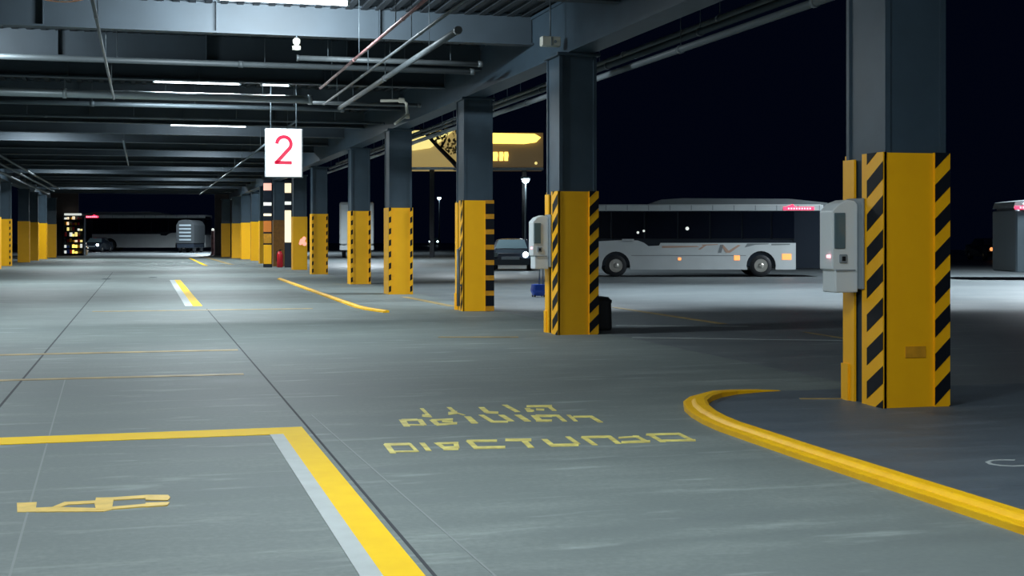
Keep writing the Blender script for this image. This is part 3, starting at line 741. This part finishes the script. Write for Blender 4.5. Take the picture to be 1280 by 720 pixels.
# ------------------------------------------------------------ cars
def car(loc,rz,label,lamps,group='dark cars in the lot'):
    t=thing('car',label,'car',loc,rz,group)
    # local: front towards -y, width along x
    sec=[]   # side profile (y,z)
    prof_lo=[(-2.2,.25),(-2.25,.55),(-2.1,.78),(-1.1,.95),(-.45,1.38),(.9,1.42),(1.6,1.05),(2.1,.98),(2.2,.6),(2.15,.25)]
    b=mb('darkpaint'); rings=[]
    for x,sc in ((-.9,.86),(-.86,.97),(-.6,1.0),(.6,1.0),(.86,.97),(.9,.86)):
        rings.append([(x*(1 if z<1.0 else .8), y*sc if z>.6 else y*(.98 if sc<1 else 1), z if z<1 else z*(.97 if sc<1 else 1)) for y,z in prof_lo])
    b.loft(rings); b.build('body',t,bevel=.04)
    b=mb('glass'); b.quad([(-.72,-1.08,.985),(.72,-1.08,.985),(.58,-.52,1.37),(-.58,-.52,1.37)]); 
    b.quad([(-.70,-1.06,.975),(-.56,-.5,1.36),(.56,-.5,1.36),(.70,-1.06,.975)]); b.build('windshield',t)
    for x in(-.8,.8):
        for y in(-1.4,1.35):
            b=mb('rubber'); b.lathe([(.2,-.1),(.31,-.1),(.33,-.06),(.33,.06),(.31,.1),(.2,.1)],20,'x',(x,y,.33)); w_=b.build('wheel',t)
            b=mb('rim'); s=-1 if x<0 else 1; b.lathe([(.2,s*.08),(.1,s*.105),(.03,s*.11)],14,'x',(x,y,.33)); b.build('rim',w_)
    for s,m_ in lamps:
        b=mb(m_); b.lathe([(.11,-.05),(.12,0),(.05,.05)],14,'y',(s*.66,-2.22,.72)); b.build('headlight',t)
    b=mb('midgrey'); b.cbox(-.4,.4,-2.27,-2.2,.5,.62,.005); b.build('grille',t)
    return t
C=wp(640,62); car((C.x,C.y,0),-A-.03,'dark car with one bright white headlight between the second and third columns',[(1,'headlamp'),(-1,'glass')])
C=wp(543,230); car((C.x,C.y,0),-A,'very distant dark car with two small white headlights right of the fourth column',[(1,'lamp'),(-1,'lamp')])
C=wp(1237,88); car((C.x,C.y,0),-A,'dark car with dim reddish lamps right of the nearest column',[(1,'led'),(-1,'amber')])
C=wp(122,134); car((C.x,C.y,0),-A,'tiny dark car with white headlights beside the far display stall',[(1,'headlamp'),(-1,'headlamp')])

# ------------------------------------------------------------ white truck behind columns 5/6
T=wp(424.5,96); t=thing('box_truck','tall white truck showing between the fifth and sixth columns','truck',(T.x,T.y,0),-A+.13)
b=mb('white'); b.cbox(0,2.4,0,6,.95,3.95,.08); b.build('cargo_box',t)
b=mb('ltgrey'); b.cbox(.1,2.3,-.03,0,1.3,3.8,.02); b.build('rear_door',t)
b=mb('white'); b.cbox(.0,2.4,-.1,.1,.55,.9,.04); b.build('bumper',t)
b=mb('white'); b.cbox(.1,2.3,6.1,8,.5,2.6,.1); b.build('cab',t)
for x in(.2,2.0):
    b=mb('rubber'); b.lathe([(.3,0),(.48,0),(.5,.03),(.5,.22),(.48,.25),(.3,.25)],20,'x',(x,1.2,.5)); b.build('wheel',t)
    b=mb('rubber'); b.lathe([(.3,0),(.48,0),(.5,.03),(.5,.22),(.48,.25),(.3,.25)],20,'x',(x,7.0,.5)); b.build('wheel',t)
# pale rounded van by the far bus
T=wp(220,128); t=thing('van','pale rounded van rear seen at the far opening, right of the far bus','van',(T.x,T.y,0),-A)
b=mb('vandark'); b.loft([[(x*s+.85*(1-s)*1,y,z) for x,z in ((0,.9),(0,2.6),(.25,3.0),(.6,3.1),(1.1,3.1),(1.45,3.0),(1.7,2.6),(1.7,.9))] for y,s in ((0,.97),(.1,1),(4.5,1),(4.8,.9))]); b.build('body',t)
b=mb('midgrey')
for k in range(5): b.box(.3,1.4,-.03,.01,1.15+k*.34,1.3+k*.34)
b.build('rear_louvre',t)
for x in (.1,1.4):
    for y in (.9,3.8): b=mb('rubber'); b.lathe([(.2,0),(.42,0),(.45,.03),(.45,.2),(.2,.22)],16,'x',(x,y,.45)); b.build('wheel',t)
b=mb('darkpaint'); b.cbox(.05,1.65,.05,4.6,.45,.95,.03); b.build('chassis',t)

# ------------------------------------------------------------ lit canopy building
T=wp(500,98); t=thing('canopy_building','yellow-lit canopy of a building beyond the lot, between the second and fourth columns','building',(T.x,T.y,0),-A)
pm=98/F
def cx(px): return (px-500)*pm
def cz(py): return HC+(HZ-py)*pm
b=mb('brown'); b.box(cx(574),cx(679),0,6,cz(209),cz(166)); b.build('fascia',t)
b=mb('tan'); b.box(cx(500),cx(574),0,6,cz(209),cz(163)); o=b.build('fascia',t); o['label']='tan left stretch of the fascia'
b=mb('paleglow'); b.prism([(cx(x),cz(y)) for x,y in ((502,164),(530,163),(566,164),(552,176),(538,185),(517,188),(502,188))],-.12,.0,'xz'); b.build('backlit_panel',t)
b=mb('yellowglow'); b.prism([(cx(x),cz(y)) for x,y in ((580,166),(668,167.5),(676,172),(670,178),(655,180),(580,179))],-.25,.0,'xz'); b.build('light_band',t)
b=mb('yellowglow')
for (x0,x1) in ((600,606),(608,614),(616.5,622),(624,629),(630.5,635)):
    b.prism([(cx(x0),cz(201)),(cx(x1),cz(201)),(cx(x1),cz(198)),(cx(x1+.6),cz(194)),(cx(x1),cz(190)),(cx(x0),cz(190))],-.12,0,'xz')
b.build('lettering',t)
b=mb('paleglow'); b.lathe([(.05,-.12),(.1,-.1),(.1,0)],10,'y',(cx(670),0,cz(204))); b.build('small_lamp',t)
b=mb('ltgrey'); b.box(cx(500),cx(567),-.2,.3,cz(212),cz(209)); b.m('midgrey'); b.box(cx(567),cx(679),-.2,.3,cz(213),cz(209.5)); b.build('edge_trim',t)
for x in (2.0,4.8,8.8):
    b=mb('darkpaint'); b.cbox(x,x+.35,2,2.35,0,cz(209),.02); b.build('post',t)
# tree before the canopy
T=wp(590,82); t=thing('tree','dark leaning tree in front of the yellow canopy, left of the third column','tree',(T.x,T.y,0),-A)
pm2=82/F
def tx(px): return (px-590)*pm2
def tz(py): return HC+(HZ-py)*pm2
b=mb('bark'); b.tube([(0,0,0),(-.15,0,2.5),(tx(580),0,tz(219)),(tx(566),0,tz(202)),(tx(548),0,tz(184)),(tx(532),0,tz(167)),(tx(524),0,tz(158))],[.2,.18,.16,.14,.12,.09,.05],8)
b.tube([(tx(550),0,tz(186)),(tx(556),.2,tz(176)),(tx(560),.2,tz(166))],[.09,.06,.03],7); b.build('trunk',t)
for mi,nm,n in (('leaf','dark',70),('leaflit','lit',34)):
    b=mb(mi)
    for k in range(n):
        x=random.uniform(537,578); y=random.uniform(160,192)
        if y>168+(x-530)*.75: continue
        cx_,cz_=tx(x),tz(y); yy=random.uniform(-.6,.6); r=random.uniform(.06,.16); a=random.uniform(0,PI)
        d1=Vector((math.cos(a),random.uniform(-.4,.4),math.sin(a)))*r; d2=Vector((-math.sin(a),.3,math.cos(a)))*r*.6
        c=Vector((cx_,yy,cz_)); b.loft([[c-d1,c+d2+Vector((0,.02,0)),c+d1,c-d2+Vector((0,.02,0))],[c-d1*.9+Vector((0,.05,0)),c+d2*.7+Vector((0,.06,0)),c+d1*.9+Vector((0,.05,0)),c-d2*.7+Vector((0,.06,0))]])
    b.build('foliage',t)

# ------------------------------------------------------------ street lamps
def street_lamp(px,D,z,label,energy=0,r=.16,arm=0,size=.3,m='lamp',spot=None):
    p=wp(px,D); t=thing('street_lamp',label,'lamp',(p.x,p.y,0),-A,'street lamps of the lot')
    b=mb('darkpipe'); b.tube([(-arm,0,0),(-arm,0,z+.05)],[.09,.05],10)
    if arm: b.tube([(-arm,0,z+.03),(-arm*.4,0,z+.25),(0,0,z+.12)],.035,8)
    b.build('pole',t)
    b=mb('midgrey'); b.cbox(-r*1.3,r*1.3,-r,r,z+.02,z+.16,.02); b.build('lamp_head',t)
    b=mb(m); b.lathe([(r*.4,z-r*1.0),(r*.85,z-r*.6),(r,z),(r*.9,z+.02)],14); b.build('lens',t)
    if energy:
        if spot:
            ld=bpy.data.lights.new('lot_light','SPOT'); ld.spot_size=math.radians(spot); ld.spot_blend=.35
        else: ld=bpy.data.lights.new('lot_light','POINT')
        ld.energy=energy; ld.color=(.82,.93,1); ld.shadow_soft_size=size
        lo=bpy.data.objects.new('lot_light',ld); COL.objects.link(lo); lo.parent=t; lo.location=(0,0,z-r-.05)
    return t
street_lamp(657,92,5.4,'bright bluish-white street lamp seen between the second and third columns',60,.26)
street_lamp(549,150,5.8,'small white distant street lamp right of the fourth column',0,.20)
street_lamp(1128,36,8.5,'added tall lamp post, unseen behind the nearest column, lighting the lot',4200,.2,0,.4,spot=98)  # unseen post put in to make the lit band on the lot
street_lamp(1490,36,8.5,'added tall lamp post, unseen beyond the right edge, lighting the lot',2700,.2,0,.4,spot=98)  # extra unseen post for lot light from the right
street_lamp(1420,46,8.5,'added tall lamp post, unseen beyond the right edge, lighting the bus side',11500,.2,0,.4,spot=150)  # extra unseen post, added to brighten the bus side
street_lamp(714,36,8.5,'added tall lamp post, unseen behind the second column',3400,.2,0,.4,spot=98)  # second unseen post put in for the lit band
street_lamp(591,62,8.0,'added tall lamp post, unseen behind the third column',2600,.2,0,.4,spot=130)  # unseen post added as further lot light
street_lamp(452,84,8.0,'added lamp post, unseen behind the fifth column, lighting the white truck',5000,.2,0,.4,spot=150)  # added so that the truck shows brighter
street_lamp(287,122,9,'added unseen lamp post right of the far opening, lighting the far bus',17000,.2,0,.4,spot=150)  # added out of view to brighten the far bus

# ------------------------------------------------------------ banner signs, extinguisher, stall
def banner(px0,px1,D,panels,label):
    p=wp((px0+px1)/2,D); t=thing('banner_sign',label,'sign',(p.x,p.y,0),-A,'lit banner signs beside the dim column')
    k=D/F; hw=(px1-px0)/2*k
    b=mb('darkpaint'); b.cbox(-hw*1.1,hw*1.1,.0,.1,0,4.3,.01); b.build('frame',t)
    for (y0,y1,m_) in panels:
        b=mb(m_); b.cbox(-hw,hw,-.03,.0,HC+(HZ-y1)*k,HC+(HZ-y0)*k,.008); b.build('panel',t)
banner(329.5,339.5,66.5,[(229,238,'pink'),(253,257,'palelit'),(267,270,'cream'),(276,290,'orange'),(292,304,'ochre'),(306,330,'yellow')],'lit vertical banner sign left of the dim column, its lower half orange')
banner(356,364,66.5,[(229,241,'cream'),(252,256,'palelit'),(263,303,'cream')],'lit vertical banner sign right of the dim column, with a long cream panel')
p=wp(350,66.6); t=thing('fire_extinguisher','red fire extinguisher standing before the dim column between the banner signs','extinguisher',(p.x,p.y,0))
b=mb('red'); b.lathe([(.1,0),(.15,.02),(.15,.62),(.12,.74),(.05,.80)],18); b.build('cylinder',t)
b=mb('black'); b.lathe([(.04,.79),(.04,.86)],10); b.box(-.02,.14,-.02,.02,.86,.89); b.build('valve',t)
b=mb('black'); b.tube([(-.03,0,.84),(-.17,0,.8),(-.19,0,.5),(-.17,0,.3)],.018,8); b.build('hose',t)
# far stall with lit goods
p=wp(92,108); t=thing('display_stall','tall lit display crowded with small yellow and red goods by the left row end','stall',(p.x,p.y,0),-A)
b=mb('darkpaint'); b.box(-.85,.85,.35,.4,0,3.2); b.box(-.85,-.8,-.1,.4,0,3.2); b.box(.8,.85,-.1,.4,0,3.2)
for k in range(7): b.box(-.8,.8,-.1,.35,.15+k*.45,.18+k*.45)
b.build('rack',t)
b=mb('palelit'); b.cbox(-.7,.6,-.14,.1,3.2,3.36,.01); b.build('header_lamp',t)
mats=['paleglow','cream','yellow','red','palelit','ochre','blue','yellowglow']
for row in range(7):
    b=mb('cream')
    for k in range(7):
        if random.random()<.2: continue
        b.m(random.choice(mats[:5] if row>1 else mats)); x=-.72+k*.21; hh=random.uniform(.14,.34); b.cbox(x,x+random.uniform(.1,.17),-.08,.12,.18+row*.45,.18+row*.45+hh,.01)
    o=b.build('goods',t); o['kind']='stuff'
p=wp(106,112); t=thing('potted_plant','small planter with yellow flowers right of the far display stall','plant',(p.x,p.y,0))
b=mb('brown'); b.lathe([(.2,0),(.28,.4),(.25,.42)],14); b.build('pot',t)
b=mb('leaf')
for k in range(40):
    a=random.uniform(0,2*PI); r=random.uniform(0,.35); z=random.uniform(.4,1.1); b.m('yellow' if k%3==0 else 'leaf' if k%3==1 else 'palelit')
    c=Vector((r*math.cos(a),r*math.sin(a),z)); b.box(c.x-.05,c.x+.05,c.y-.05,c.y+.05,c.z-.04,c.z+.04)
b.build('foliage',t)
# end wall left of the far opening
b=mb('brownwall'); b.box(-9.5,-5.05,114,114.3,0,5.2); struct(b.build('wall_left'))
b=mb('brownwall'); b.box(5.6,7.2,114,114.3,0,5.2); struct(b.build('wall_right'))
# dark bollard right side far
p=wp(266,112); t=thing('bollard','dull red bollard with a pale cap at the right side of the far opening','bollard',(p.x,p.y,0))
b=mb('redpipe'); b.lathe([(.2,0),(.2,.1),(.13,.14),(.13,2.0)],16); b.build('post',t)
b=mb('palelit'); b.lathe([(.1,2.0),(.12,2.1),(.05,2.2)],12); b.build('cap',t)

# ------------------------------------------------------------ world, camera
w=bpy.data.worlds.new('night'); w.use_nodes=True; S.world=w
w.node_tree.nodes['Background'].inputs[0].default_value=(.03,.07,.28,1)
w.node_tree.nodes['Background'].inputs[1].default_value=.012
cd=bpy.data.cameras.new('camera'); cam=bpy.data.objects.new('camera',cd); COL.objects.link(cam)
cam.location=(0,0,HC); cam.rotation_euler=(PI/2,0,-A)
cd.sensor_width=36; cd.lens=F/1280*36; cd.shift_y=-(360-HZ)/1280
cd.clip_end=1000
S.camera=cam
S.view_settings.view_transform='Standard'; S.view_settings.look='None'; S.view_settings.gamma=1
S.view_settings.use_curve_mapping=False; S.view_settings.exposure=0.38
